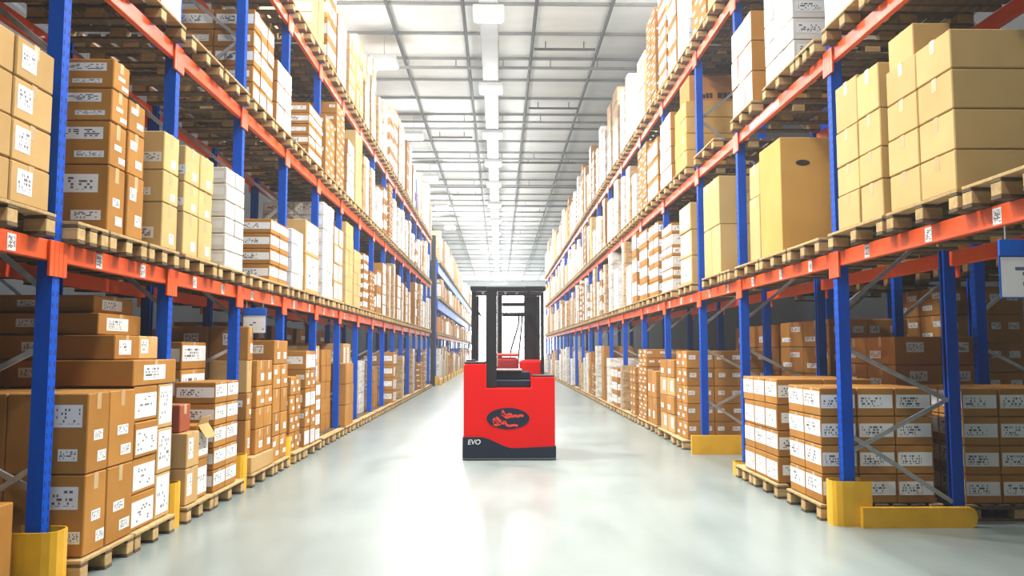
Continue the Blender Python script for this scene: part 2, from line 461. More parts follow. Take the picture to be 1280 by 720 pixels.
stack('L', 7.12, 7.6, PH, [.5, .5], 1, 'plain', 'brown column inside third left-side bay, floor', kcol=1, depth=.5, gx=3.3)
pallet('L', 7.10, 7.76, 0, w, gx=g0)
w = 'strip-labelled stack before third left-side post, floor'
stack('L', 7.78, 8.46, PH, [.21] * 5, 2, 'strip', w, kcol=1, depth=.4, gx=g0, jit=0); pallet('L', 7.78, 8.66, 0, w, gx=g0)
w = 'dark back stack behind the strip-labelled one, left-side floor'
stack('L', 8.0, 8.66, PH, [.5, .3, .36, .28], 1, 'strip', w, kcol=1, depth=.75, gx=3.13)
w = 'tall carton stack past third left-side post, floor'
stack('L', 8.96, 9.14, PH + .18, [.40, .30, .36, .38], 1, 'kraft2', w, kcol=2, depth=.9, gx=g0 + .06, styles=['kraft', 'kraft2', 'tanpl', 'kraft'])
stack('L', 9.16, 9.8, PH + .18, [.28, .24, .24, .3], 2, 'kraft', 'tall stack ending fourth left-side bay, floor', kcol=2, depth=.9, gx=g0 + .02, styles=['kraft', 'plain', 'kraft2'])
stack('L', 9.86, 10.5, PH, [.3, .28, .3, .3, .3], 2, 'kraft', 'second tall stack ending fourth left-side bay, floor', kcol=2, depth=.95, gx=g0 + .02, styles=['kraft2', 'kraft', 'plain'])
carton(*sx('L', g0, 3.1), 8.95, 9.8, PH, PH + .174, 'tanpl', 'tall carton stacks past third left-side post', 'long low one beneath')
carton(*sx('L', 3.11, 3.8), 8.95, 9.8, PH, PH + .174, 'plain', 'tall carton stacks past third left-side post', 'wide one beneath')
pallet('L', 8.94, 9.82, 0, w, gx=g0); pallet('L', 9.86, 10.5, 0, 'second tall stack ending fourth left-side bay, floor', gx=g0)
w = 'tall brown stack in fifth left-side bay, floor'
stack('L', 11.4, 12.0, PH, [.27] * 5, 2, 'kraft2', w, gx=g0, depth=1.0, styles=['sheet', 'kraft2']); stack('L', 10.78, 11.33, PH, [.25] * 4, 2, 'kraft2', 'brown stack starting fifth left-side bay, floor', gx=g0 + .05)
stack('L', 12.05, 12.36, PH, [.22] * 4, 1, 'sheet', 'labelled stack ending fifth left-side bay, floor', gx=g0)
pallet('L', 10.76, 11.35, 0, 'brown stack starting fifth left-side bay, floor', gx=g0); pallet('L', 11.38, 12.37, 0, w, gx=g0)
w = 'low brown crates at the frame edge, left-side floor'
stack('L', 4.15, 4.95, PH, [.45], 2, 'plain', w, gx=2.9)
pallet('L', 4.12, 4.96, 0, w, gx=2.9)

# ---- right rack, lowest beams
own('R', 1, 0, 1, 2, 3)
w = 'big cream stack, front of right-side lowest beams'
stack('R', 4.97, 5.84, R1, [.265] * 4, 2, 'cream', w, depth=1.0, kcol=1, jit=.006)
carton(*sx('R', 2.93, 3.20), 5.47, 5.83, R1 + 1.06, R1 + 1.06 + .24, 'cream', 'big cream stack, front of right-side lowest beams', 'small one on top')
pallet('R', 4.93, 5.86, lz('R', 1), w); pallet('R', 4.2, 4.88, lz('R', 1), 'frame edge, right-side lowest beams')
w = 'uneven cream stack before first right-side post, lowest beams'
stack('R', 5.95, 6.33, R1, [.29, .25, .30, .36], 1, 'cream', w, kcol=1, depth=.9)
stack('R', 6.34, 6.76, R1, [.29, .25, .30, .40], 1, 'cream', 'rear column touching first right-side post, lowest beams', kcol=1, depth=.85)
pallet('R', 5.92, 6.92, lz('R', 1), w)
w = 'golden stack before second right-side post, lowest beams'
carton(*sx('R', 2.91, 3.92), 8.12, 8.78, R1, R1 + 1.19, 'golden', w, 'huge one with hand hole')
stack('R', 8.80, 9.16, R1, [.72, .38], 1, 'cream', w, kcol=1, depth=.95, pos_extra=', far end')
pallet('R', 7.96, 8.78, lz('R', 1), w); pallet('R', 8.82, 9.72, lz('R', 1), 'far end of golden stack, right-side lowest beams'); pallet('R', 7.12, 7.92, lz('R', 1), 'empty start of second right-side bay, lowest beams')
w = 'tall cream stack past second right-side post, lowest beams'
stack('R', 10.42, 11.25, R1, [.65, .65], 2, 'cream', w, kcol=1); pallet('R', 10.4, 11.3, lz('R', 1), w); pallet('R', 9.93, 10.36, lz('R', 1), 'start of third right-side bay, lowest beams')
w = 'cream stack in fourth right-side bay, lowest beams'
stack('R', 12.0, 12.75, R1, [.42, .4, .42], 1, 'golden', w, kcol=1, styles=['tallsheet']); pallet('R', 11.95, 12.8, lz('R', 1), w)
w = 'white layered stack in fourth right-side bay, lowest beams'
stack('R', 13.35, 14.2, R1, [.19] * 6, 2, 'sheet', w, styles=['white', 'strip']); pallet('R', 13.3, 14.25, lz('R', 1), w)

# ---- right rack, middle beams
own('R', 2, 0, 1, 2, 3)
w = 'white stack past first right-side post, middle beams'
stack('R', 7.67, 8.50, R2, [.22] * 5, 3, 'whitepl', w, depth=.9, kcol=2); pallet('R', 7.6, 8.54, lz('R', 2), w)
w = 'white stack before second right-side post, middle beams'
stack('R', 8.95, 9.74, R2, [.36] * 3, 3, 'whitek', w, depth=.9, kcol=1); pallet('R', 8.92, 9.76, lz('R', 2), w)
pallet('R', 7.1, 7.56, lz('R', 2), 'gap past first right-side post, middle beams')
for k, (a, b) in enumerate(((4.2, 5.1), (5.14, 6.04), (6.08, 6.92))):
    pallet('R', a, b, lz('R', 2), f'{ordn(k + 1)} load above first right-side bay, middle beams')
    stack('R', a + .02, b - .02, R2, [.3] * 3, 2, 'whitepl', f'{ordn(k + 1)} white stack above first right-side bay, middle beams')
w = 'layered golden stack in fourth right-side bay, middle beams'
stack('R', 12.2, 13.0, R2, [.26] * 4, 2, 'cream', w, kcol=1, depth=1.0, styles=['golden']); pallet('R', 12.15, 13.05, lz('R', 2), w)
carton(*sx('R', 2.98, 3.7), 12.25, 12.9, R2 + 1.04, R2 + 1.04 + .42, 'orange', 'layered golden stack in fourth right-side bay, middle beams', 'single printed one on top')
stack('R', 13.3, 14.2, R2, [.3] * 4, 2, 'whitek', 'white stack ending fourth right-side bay, middle beams'); pallet('R', 13.25, 14.25, lz('R', 2), 'white stack ending fourth right-side bay, middle beams')
pallet('R', 10.55, 11.65, lz('R', 2), 'empty third right-side bay, middle beams')
stack('R', 7.14, 7.88, R1, [.3] * 4, 1, 'cream', 'cream stack set back past first right-side post, lowest beams', gx=3.46, depth=.5, kcol=1)  # added out of sight to keep lamp light off the row behind

# ---- right rack, floor
own('R', 0, 0, 1, 2, 3)
w = 'strip-labelled stack behind first right-side post, floor'
stack('R', 7.16, 7.95, PH, [.255] * 4, 2, 'strip', w, depth=1.02, kcol=3, gx=2.86, jit=.004); pallet('R', 7.15, 7.99, 0, w, gx=2.86)
w = 'second strip-labelled stack past first right-side post, floor'
stack('R', 8.24, 9.34, PH, [.265] * 4, 3, 'strip', w, depth=1.0, kcol=2, gx=2.84, styles=['sheet', 'strip'])
pallet('R', 8.2, 9.0, 0, w, gx=2.84); pallet('R', 9.03, 9.64, 0, 'far end of second strip-labelled stack, right-side floor', gx=2.84)
w = 'labelled brown stack behind third right-side post, floor'
stack('R', 12.25, 12.95, PH, [.27] * 5, 2, 'kraft2', w, depth=1.3, kcol=3, gx=2.86, jit=.004); pallet('R', 12.2, 13.0, 0, w, gx=2.80, depth=1.3)
stack('R', 13.1, 14.2, PH, [.3] * 4, 2, 'kraft', 'brown stack ending fourth right-side bay, floor', depth=1.0, gx=2.84, styles=['tan', 'kraft']); pallet('R', 13.08, 14.24, 0, 'brown stack ending fourth right-side bay, floor', gx=2.82)

# ---- rack rows standing back to back with these, in the dark
def backrow(side, lev, y0, y1, z, rows, style, where, a=4.12, depth=1.0, n=2, k=3):
    stack(side, y0, y1, z, rows, n, style, where, gx=a, depth=depth, kcol=k, jit=.004)
    x0, x1 = sx(side, a - .02, a + depth)
    pallets.append(dict(b=(x0, x1, y0 - .02, y1 + .02, z - PH + (.002 if z > 1 else 0), z - .0065), side=side, where=where))
backrow('R', 0, 7.12, 7.92, PH, [.255] * 4, 'strip', 'strip-labelled stack behind the right-side rear post, floor', k=3)
backrow('R', 0, 8.3, 9.6, PH, [.3] * 5, 'kraft', 'dark stack in second bay behind right-side rack', k=2)
backrow('R', 0, 9.95, 11.7, PH, [.35] * 5, 'kraft2', 'dark stack in third bay behind right-side rack', k=2)
backrow('R', 0, 12.0, 14.2, PH, [.35] * 5, 'kraft', 'dark stack in fourth bay behind right-side rack', k=2, a=4.2)
for _k, (_a, _b) in enumerate(((8.3, 9.6), (9.95, 11.7), (12.0, 14.2))):
    backrow('R', 1, _a, _b, R1, [.3] * 4, 'kraft', f'{ordn(_k + 1)} dark load on low beams behind right-side rack', k=1, a=5.3)
backrow('R', 0, 9.95, 11.2, PH, [.36] * 6, 'kraft2', 'outer dark stack behind right-side rack', k=2, a=5.6)
backrow('L', 0, 7.2, 8.6, PH, [.4] * 4, 'strip', 'dark stack in third bay behind left-side rack', k=2, a=3.95)
for _k, (_a, _b) in enumerate(((5.3, 6.8), (7.1, 8.7), (8.9, 10.5), (10.75, 12.4), (12.6, 14.2), (14.5, 16.0), (16.3, 17.9), (18.1, 19.8))):
    backrow('L', 1, _a, _b, L1, [.3] * 4, 'kraft', f'{ordn(_k + 1)} dark load on low beams behind left-side rack', k=1, a=4.1)
    if _k > 3: backrow('L', 0, _a, _b, PH, [.3] * 6, 'kraft', f'{ordn(_k + 1)} dark floor stack behind left-side rack', k=1, a=4.1)
backrow('L', 0, 5.2, 6.8, PH, [.4] * 4, 'long', 'dark stack in second bay behind left-side rack', k=2, a=3.95)
backrow('L', 0, 9.0, 12.3, PH, [.4] * 4, 'kraft', 'dark stack in fourth bay behind left-side rack', k=2, a=3.95)

# ---- the rest of the bays
WST = ['whitek', 'sheet', 'strip', 'kraft2', 'white', 'tallsheet', 'cream', 'kraft', 'tan', 'whitek']
def fill(side, posts, lev, bi, gx=None, far=False):
    y0, y1 = posts[bi] + .07, posts[bi + 1] - .07
    if lev == 0 and (side == 'F' or bi < 5):
        y0 += .06; y1 -= .12 if side == 'R' else .06
    n = 2 if (y1 - y0) < 2.3 else 3
    z = lz('L' if side == 'F' else side, lev)
    sd = 'L' if side == 'F' else side
    if side == 'F': z = [0, 2.15, 3.75, 5.35][lev]
    wd = (y1 - y0) / n
    for i in range(n):
        a, b = y0 + wd * i + .02, y0 + wd * (i + 1) - .02
        w = f'{ordn(i + 1)} pallet, {ordn(bi + 1)} bay, {LEVEL[lev]}, {SIDE[side]} rack'
        pallet(sd, a, b, z, w, gx=gx)
        top = {0: 1.5, 1: 1.55, 2: 1.45, 3: 1.9}[lev]
        if side == 'F': top = (.95 if lev < 3 else 1.4) if lev else 1.6
        h = R.uniform(.55, 1.0) * top
        u = R.random()
        if u < .05 and not far: continue
        gg = {'L': 2.96, 'R': 3.09}[side] if lev == 0 and side != 'F' and R.random() < .38 else gx
        c = (a + b) / 2; hw = (b - a) / 2 * (R.uniform(.62, .92) if posts[bi] > 16 else R.uniform(.80, .98))
        if (side == 'F' and u < .5) or (side != 'F' and posts[bi] > 16 and u < .55):
            wrap(sd, c - hw, c + hw, z + PH, z + PH + h, w, gx=gg, tan=R.random() < (.7 if side == 'F' else .45), depth=R.uniform(.75, .88) if lev == 0 else R.uniform(.85, 1.0))
        else:
            rh = R.choice([.18, .22, .27, .34, .45])
            nr = max(2, round(h / rh))
            st = R.choice(['kraft', 'orange', 'plain', 'tan', 'kraft2']) if side == 'F' else R.choice(WST) if lev else R.choice(['kraft', 'kraft2', 'tan', 'sheet', 'kraft', 'strip', 'plain'])
            stack(sd, c - hw, c + hw, z + PH, [h / nr] * nr, 2, st, w, gx=gg, kcol=2, depth=R.uniform(.78, .88) if lev == 0 else R.uniform(.85, 1.0))
for side in 'LR':
    for bi in range(len(POSTS[side]) - 1):
        for lev in range(4):
            if (side, lev, bi) in custom: continue
            if lev == 3 and POSTS[side][bi] < 5: continue
            fill(side, POSTS[side], lev, bi, gx=2.74 if lev == 0 and side == 'L' else (2.84 if lev == 0 else None))
for bi in range(len(FAR) - 1):
    for lev in range(4): fill('F', FAR, lev, bi, gx=2.62, far=True)

# ---- beams and uprights
for side in 'LR':
    P = POSTS[side]
    for bi in range(len(P) - 1):
        for lev in (1, 2, 3):
            z = BEAMZ[side][lev - 1]
            for rear in (0, 1):
                xc = PX[side] + (FD if rear else 0)
                a, b = (xc - .045, xc + .005) if not rear else (xc - .005, xc + .045)
                x0, x1 = sx(side, a, b)
                beams.append(dict(b=(x0, x1, P[bi] + .052, P[bi + 1] - .052, z, z + BH), side=side, lev=lev, rear=rear, bi=bi,
                                  lab=f'orange {"rear" if rear else "front"} load beam, {ordn(bi + 1)} bay, {LEVEL[lev]}, {SIDE[side]} rack'))
    for i, y in enumerate(P):
        uprights.append(dict(side=side, y=y, xf=PX[side], top=7.4 if i > 2 else 7.0, i=i, guard=(side == 'L' and i < 5) or (side == 'R' and i < 4), set=side,
                             lab=f'blue upright frame, {ordn(i)} past the frame edge, {SIDE[side]} rack' if i else f'blue upright frame nearest the frame edge, {SIDE[side]} rack'))
for bi in range(len(FAR) - 1):
    for lev in (1, 2, 3):
        z1_ = [0, 2.15, 3.75, 5.35][lev]; z = z1_ - (BH if lev == 1 else .42)
        x0, x1 = sx('L', 2.70, 2.75)
        beams.append(dict(b=(x0, x1, FAR[bi] + .052, FAR[bi + 1] - .052, z, z1_), side='F', lev=lev, rear=0, bi=bi,
                          lab=f'load beam of the far blue-beamed rack, {ordn(bi + 1)} bay, {LEVEL[lev]}'))
for i, y in enumerate(FAR):
    uprights.append(dict(side='L', y=y, xf=2.81, top=5.6, i=i, guard=True, set='F', lab=f'blue upright frame, {ordn(i + 1)} of the far blue-beamed rack'))
# dark row behind the right rack and behind the left rack
for (sd, y) in (('R', 4.1), ('R', 8.12), ('R', 9.8), ('R', 11.85), ('L', 6.97), ('L', 8.8)):
    uprights.append(dict(side=sd, y=y, xf=(4.92 if y > 5 else 4.2) if sd == 'R' else 4.95, top=7.0, i=0, guard=False, set='B' + sd,
                         lab=f'dark blue upright in the row behind the {SIDE[sd]} rack, {ordn(round(y))} metre along'))

# ------------------------------------------------------------------ what the camera sees of each repeated thing
def project(p):
    d = Vector(p) - Vector((0, 0, CAMH))
    w = d.dot(FW)
    return (640 + F * d.dot(RT) / w, 360 - F * d.dot(UP) / w, w)

def count_pixels():
    V = []; FC = []; owner = []
    def addbox(b, it):
        n = len(V); x0, x1, y0, y1, z0, z1 = b
        V.extend(((x, y, z) for x in (x0, x1) for y in (y0, y1) for z in (z0, z1)))
        for f in ((0, 1, 3, 2), (4, 6, 7, 5), (0, 4, 5, 1), (2, 3, 7, 6), (0, 2, 6, 4), (1, 5, 7, 3)):
            FC.append(tuple(n + i for i in f)); owner.append(it)
    for lst in (cartons, wraps, beams):
        for it in lst: it['px'] = 0; addbox(it['b'], it)
    for it in pallets:
        it['px'] = 0
        x0, x1, y0, y1, z0, z1 = it['b']
        addbox((x0, x1, y0, y1, z1 - .02, z1), it)
        for t in (0, .44, .88): addbox((x0, x1, y0 + (y1 - y0) * t, y0 + (y1 - y0) * (t + .12), z0, z1 - .02), it)
    for u in uprights:
        u['px'] = 0
        for k in (0, 1):
            c = SG[u['side']] * (u['xf'] + FD * k)
            addbox((c - .05, c + .05, u['y'] - .05, u['y'] + .05, 0, u['top']), u)
    addbox((-.49, .77, 11.1, 13, 0, 1.2), dict(px=0))
    bv = BVHTree.FromPolygons(V, FC)
    o = Vector((0, 0, CAMH))
    for py in range(1, 720, 2):
        for px in range(1, 1280, 2):
            d = FW * F + RT * (px - 640) + UP * (360 - py)
            h = bv.ray_cast(o, d.normalized())
            if h[2] is not None: owner[h[2]]['px'] += 1
count_pixels()

# ------------------------------------------------------------------ cartons
def carton_mesh(dx, dy, dz, mat):
    mb = MB()
    mb.box(-dx / 2, dx / 2, -dy / 2, dy / 2, 0, dz, M[mat], bev=min(.007, dz * .1))
    return mb.mesh('carton')

def sticker_mesh(wd, ht, mat):
    """thin paper sticker, seen from -y, lower edge centre at the origin"""
    mb = MB(); t = .0016
    mb.quad([(-wd / 2, -t, 0), (wd / 2, -t, 0), (wd / 2, -t, ht), (-wd / 2, -t, ht)], M[mat], [(0, 0), (1, 0), (1, 1), (0, 1)])
    for (p, q) in (((-wd / 2, 0), (wd / 2, 0)), ((wd / 2, 0), (wd / 2, ht)), ((wd / 2, ht), (-wd / 2, ht)), ((-wd / 2, ht), (-wd / 2, 0))):
        mb.quad([(p[0], -t, p[1]), (p[0], -.0002, p[1]), (q[0], -.0002, q[1]), (q[0], -t, q[1])], M['paper'])
    return mb.mesh('sticker')

def tape_mesh(dx, dy, dz, s):
    """tape over the top seam, running across the aisle direction and folded down the aisle face"""
    mb = MB(); w = min(.028, dy * .12); t = .0012; dn = min(.11, dz * .35)
    e = s * dx / 2                      # the aisle face in local x (s = sign towards the aisle)
    for a, b in ((0, t),):
        mb.box(min(-e * .96, e), max(-e * .96, e), -w, w, dz + .0002, dz + t, M['tape'])
        mb.box(min(e + s * .0002, e + s * t), max(e + s * .0002, e + s * t), -w, w, dz - dn, dz + t, M['tape'])
    return mb.mesh('tape_strip')

RATE = {}
seen = sorted([c for c in cartons if c['px'] > 0], key=lambda c: -c['px'])
indiv = seen[:298]
rest = [c for c in cartons if c['px'] == 0] + seen[298:]
used_labels = {}
def unique(lab):
    n = used_labels.get(lab, 0); used_labels[lab] = n + 1
    if n: print('DUP LABEL', lab)
    return lab

def stickers(c):
    """list of (centre x, centre y, lower z, width, height, rotation, material) in the carton's frame"""
    x0, x1, y0, y1, z0, z1 = c['b']; dx, dy, dz = x1 - x0, y1 - y0, z1 - z0
    body, ai, ca, lm, _ = STYLES[c['style']]
    out = []
    s = -SG[c['side']]                # towards the aisle
    rr = random.Random(hash((round(x0, 2), round(y0, 2), round(z0, 2))))
    if c['fa']:
        for (u0, u1, v0, v1) in ai:
            j = rr.uniform(-.05, .05) if u1 - u0 < .6 else 0
            w_ = (u1 - u0) * dy; y = -dy / 2 + ((u0 + u1) / 2 + j) * dy
            out.append((s * dx / 2, y, v0 * dz, w_, (v1 - v0) * dz, math.pi / 2 * s, lm))
    if c['fc']:
        for (u0, u1, v0, v1) in ca:
            j = rr.uniform(-.06, .06) if u1 - u0 < .6 else 0
            w_ = (u1 - u0) * dx; uc = (u0 + u1) / 2 + j
            x = (-dx / 2 + uc * dx) if s < 0 else (dx / 2 - uc * dx)
            out.append((x, -dy / 2, v0 * dz, w_, (v1 - v0) * dz, 0.0, lm))
    return out

for c in indiv:
    x0, x1, y0, y1, z0, z1 = c['b']; dx, dy, dz = x1 - x0, y1 - y0, z1 - z0
    body, ai, ca, lm, words_ = STYLES[c['style']]
    key = ('c', round(dx, 3), round(dy, 3), round(dz, 3), body)
    me = cached(key, lambda: carton_mesh(dx, dy, dz, body))
    o = link('cardboard_carton', me, loc=((x0 + x1) / 2, (y0 + y1) / 2, z0), rz=R.uniform(-.007, .007) if max(dx, dy) < .7 else 0)
    tag(o, unique(f'{words_} carton, {c["pos"]}, {c["where"]}'), 'carton', f'cartons of the {c["where"]}')
    for (px_, py_, pz_, w_, h_, rz_, lm_) in stickers(c):
        sm = cached(('s', round(w_, 3), round(h_, 3), lm_), lambda: sticker_mesh(w_, h_, lm_))
        link('sticker', sm, o, (px_, py_, pz_), rz_)
    if c['px'] > 60 and c['style'] not in ('whitek', 'sheet', 'tallsheet'):
        s = -SG[c['side']]
        link('tape_strip', cached(('t', round(dx, 3), round(dy, 3), round(dz, 3), s), lambda: tape_mesh(dx, dy, dz, s)), o)
    c['obj'] = o

def mass(name, lst, lab, cat):
    mb = MB()
    for c in lst:
        x0, x1, y0, y1, z0, z1 = c['b']
        body = STYLES[c['style']][0]
        mb.box(x0, x1, y0, y1, z0, z1, M[body])
        cx, cy = (x0 + x1) / 2, (y0 + y1) / 2
        if c['px'] == 0 and c['b'][2] > 16: continue
        for (px_, py_, pz_, w_, h_, rz_, lm_) in stickers(c):
            t = .002
            if rz_ == 0:
                q = [(-w_ / 2, -t), (w_ / 2, -t)]
            else:
                sgn = 1 if rz_ > 0 else -1
                q = [(sgn * t, -w_ / 2), (sgn * t, w_ / 2)]
            (ax, ay), (bx, by) = q
            X, Y, Z = cx + px_, cy + py_, z0 + pz_
            mb.quad([(X + ax, Y + ay, Z), (X + bx, Y + by, Z), (X + bx, Y + by, Z + h_), (X + ax, Y + ay, Z + h_)], M[lm_ if lm_ == 'paper' else 'label'],
                    [(0, 0), (1, 0), (1, 1), (0, 1)])
    o = link(name, mb.mesh(name))
    o['kind'] = 'stuff'; o['label'] = lab; o['category'] = cat
    return o
mass('stacked_cartons', rest, 'countless smaller cartons stacked deeper in and further along both racks', 'cartons')

# hand hole and print on two of the boxes
for c in indiv:
    if c['style'] == 'golden' and 'hand hole' in c['pos']:
        x0, x1, y0, y1, z0, z1 = c['b']; dx, dy, dz = x1 - x0, y1 - y0, z1 - z0
        mb = MB()
        pr = [(-.27 + .075 * math.cos(t) * (1 if abs(math.cos(t)) > .3 else 1), dz - .27 + .032 * math.sin(t)) for t in [2 * math.pi * i / 16 for i in range(16)]]
        mb.prism(pr, 'y', -dy / 2 - .002, -dy / 2 - .0003, M['inkblack'])
        link('hand_hole', mb.mesh('hand_hole'), c['obj'])
    if c['style'] == 'orange':
        x0, x1, y0, y1, z0, z1 = c['b']; dx, dy, dz = x1 - x0, y1 - y0, z1 - z0
        mb = MB(); yy0, yy1 = -dy / 2 - .002, -dy / 2 - .0003
        rr = random.Random(3)
        for i in range(5):
            a = -dx * .36 + i * .055
            mb.box(a, a + .045, yy0, yy1, .05, .05 + rr.uniform(.03, .12), M['inkblack'])
        for i in range(3):
            a = dx * .12 + i * .085
            mb.box(a, a + .07, yy0, yy1, .05, .14, M['inkblack'])
        link('printed_marks', mb.mesh('printed_marks'), c['obj'])

# ------------------------------------------------------------------ pallets
def pallet_parts(dx, dy):
    """boards run along y on top of three cross boards; nine blocks; three runners along x"""
    out = []
    h = PH - .0065
    mb = MB()
    nb = 7
    bw = dx / (nb + (nb - 1) * .35)
    for i in range(nb):
        a = -dx / 2 + i * bw * 1.35
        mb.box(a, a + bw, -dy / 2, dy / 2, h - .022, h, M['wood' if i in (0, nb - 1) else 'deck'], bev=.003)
    for t in (-1, 0, 1):
        cy = t * (dy / 2 - .05)
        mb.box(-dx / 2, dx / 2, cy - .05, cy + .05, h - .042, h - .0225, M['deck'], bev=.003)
    out.append(('deck', mb.mesh('deck'), [(0, 0, 0)]))
    b = MB().box(-.07, .07, -.05, .05, .0225, h - .0425, M['wood'], bev=.004)
    out.append(('block', b.mesh('block'), [(i * (dx / 2 - .072), j * (dy / 2 - .052), 0) for i in (-1, 0, 1) for j in (-1, 0, 1)]))
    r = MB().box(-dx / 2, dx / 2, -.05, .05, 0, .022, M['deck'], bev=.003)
    out.append(('runner', r.mesh('runner'), [(0, j * (dy / 2 - .052), 0) for j in (-1, 0, 1)]))
    return out
def pallet_joined(dx, dy):
    mb = MB()
    for nm, me, locs in cached(('pp', dx, dy), lambda: pallet_parts(dx, dy)):
        for l in locs:
            n = len(mb.v)
            mb.v.extend((v.co.x + l[0], v.co.y + l[1], v.co.z + l[2]) for v in me.vertices)
            for p in me.polygons: mb.face(tuple(n + i for i in p.vertices), me.materials[p.material_index])
    return mb.mesh('wooden_pallet')
def simple_pallet(mb, b):
    x0, x1, y0, y1, z0, z1 = b
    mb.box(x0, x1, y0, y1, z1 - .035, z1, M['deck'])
    for t in (0, .44, .88):
        a = y0 + (y1 - y0) * t; c = a + (y1 - y0) * .12
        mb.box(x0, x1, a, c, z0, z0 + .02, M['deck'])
        for u in (0, .43, .86): mb.box(x0 + (x1 - x0) * u, x0 + (x1 - x0) * (u + .14), a, c, z0 + .02, z1 - .035, M['wood'])

ps = sorted([p for p in pallets if p['px'] > 0], key=lambda p: -p['px'])
pm = MB()
for p in pallets:
    if p['px'] == 0 or p not in ps[:296]: simple_pallet(pm, p['b'])
for i, p in enumerate(ps[:296]):
    x0, x1, y0, y1, z0, z1 = p['b']
    dx, dy = round(x1 - x0, 2), round(y1 - y0, 2)
    w = p['where']
    lab = f'wooden pallet, {w}' if 'pallet,' not in w else f'wooden {w}'
    if w.startswith('no goods'): lab = f'bare wooden pallet carrying {w}'
    elif 'pallet,' not in w: lab = f'wooden pallet at {w}'
    loc = ((x0 + x1) / 2, (y0 + y1) / 2, z0)
    if i < 60:
        o = link('wooden_pallet', None, loc=loc)
        for nm, me, locs in cached(('pp', dx, dy), lambda: pallet_parts(dx, dy)):
            for l in locs: link(nm, me, o, l)
    else:
        o = link('wooden_pallet', cached(('pj', dx, dy), lambda: pallet_joined(dx, dy)), loc=loc)
    tag(o, unique(lab), 'pallet', 'wooden pallets in the racks')
o = link('distant_pallets', pm.mesh('distant_pallets')); o['kind'] = 'stuff'; o['category'] = 'pallets'
o['label'] = 'smaller wooden pallets under the loads deeper in and further along'

# ------------------------------------------------------------------ film-wrapped loads far down the aisle
def wrap_mesh(seed, mat):
    rr = random.Random(seed)
    mb = MB(); nz = rr.choice((4, 5, 6)); n = 20
    rings = []
    for k in range(nz + 1):
        for dz, ins in ((0, .035), (.02, .0), (.98, .0), (1, .035)):
            z = (k + dz) / (nz + 1)
            rings.append((z, ins + rr.uniform(0, .012)))
    for z, ins in rings:
        a = .5 - ins
        for i in range(n):
            t = 2 * math.pi * i / n + math.pi / n
            c, s_ = math.cos(t), math.sin(t)
            q = 1 / max(abs(c), abs(s_)); q = min(q, 1.34)
            mb.v.append((a * c * q, a * s_ * q, z))
    for r in range(len(rings) - 1):
        for i in range(n):
            j = (i + 1) % n
            mb.face((r * n + i, r * n + j, (r + 1) * n + j, (r + 1) * n + i), M[mat])
    mb.face(tuple(range(n - 1, -1, -1)), M[mat]); m0 = (len(rings) - 1) * n
    mb.face(tuple(range(m0, m0 + n)), M[mat])
    return mb.mesh('wrapped_load')
ws = sorted([q for q in wraps if q['px'] > 0], key=lambda q: -q['px'])
wm = MB()
for q in ws[:296]:
    x0, x1, y0, y1, z0, z1 = q['b']
    mt = 'filmtan' if q['tan'] else 'film'
    o = link('wrapped_load', cached(('w', mt, int(x0 * 7 + y0 * 13) % 5), lambda: wrap_mesh(int(x0 * 7 + y0 * 13) % 5, mt)), loc=((x0 + x1) / 2, (y0 + y1) / 2, z0))
    o.scale = (x1 - x0, y1 - y0, z1 - z0)
    tag(o, unique(f'{"tan" if q["tan"] else "white"} film-wrapped load, {q["where"]}'), 'pallet load', 'film-wrapped loads far along the racks')
for q in wraps:
    if q['px'] == 0 or q not in ws[:296]: wm.box(*q['b'], M['film'])
if wm.v:
    o = link('distant_loads', wm.mesh('distant_loads')); o['kind'] = 'stuff'; o['category'] = 'loads'
    o['label'] = 'tiny wrapped loads at the far end of the racks'

# ------------------------------------------------------------------ racking
def post_mesh(h, s):
    """C-section post, web towards the aisle (local x = -s*.05), lips towards the back, slots in the web"""
    mb = MB(); w = .05; t = .006
    pr = [(-w, -w), (-w, w), (w, w), (w, w * .45), (w - t, w * .45), (w - t, w - t), (-w + t, w - t), (-w + t, -w + t), (w - t, -w + t), (w - t, -w * .45), (w, -w * .45), (w, -w)]
    if s < 0: pr = [(-x, y) for x, y in pr]
    pr = [(x, y * .85) for x, y in pr]
    mb.prism(pr, 'z', 0, h, M['post'])
    e = -s * (w + .0003)
    z = .12
    while z < h - .1:
        for yy in (-.026, .026):
            mb.quad([(e, yy - .007, z), (e, yy + .007, z), (e, yy + .0045, z + .034), (e, yy - .0045, z + .034)], M['slot'])
        z += .075
    return mb.mesh('post')

def brace_mb(p, q):
    return MB().bar(p, q, .022, M['galv'], 4, .035)

def guard_mesh_tall(s, h=.38):
    """bent plate in front of the post: curved nose towards the aisle, straight cheeks along the frame"""
    mb = MB(); t = .012
    out = []
    n = 8
    Wd, Nn, B = .115, .19, .16      # half width along the aisle, nose reach, cheek reach
    pts = [(B, -Wd)]
    for i in range(n + 1):
        a = -math.pi / 2 - math.pi * i / n
        c, d = math.cos(a), math.sin(a)
        e = 3.0
        pts.append((-Nn * .9 * (abs(c) ** (2 / e)) * (1 if c < 0 else 0), Wd * math.copysign(abs(d) ** (2 / e), d)))
    pts.append((B, Wd))
    inn = []
    cx, cy = .02, 0
    for (x, y) in pts:
        L = math.hypot(x - cx, y - cy)
        inn.append((x - (x - cx) / L * t if x < B - 1e-6 else x, y - (y - cy) / L * t))
    prof = pts + inn[::-1]
    prof = [(s * x, y) for x, y in prof]
    mb.prism(prof, 'z', 0, h, M['yellow'])
    return mb.mesh('nose_plate')

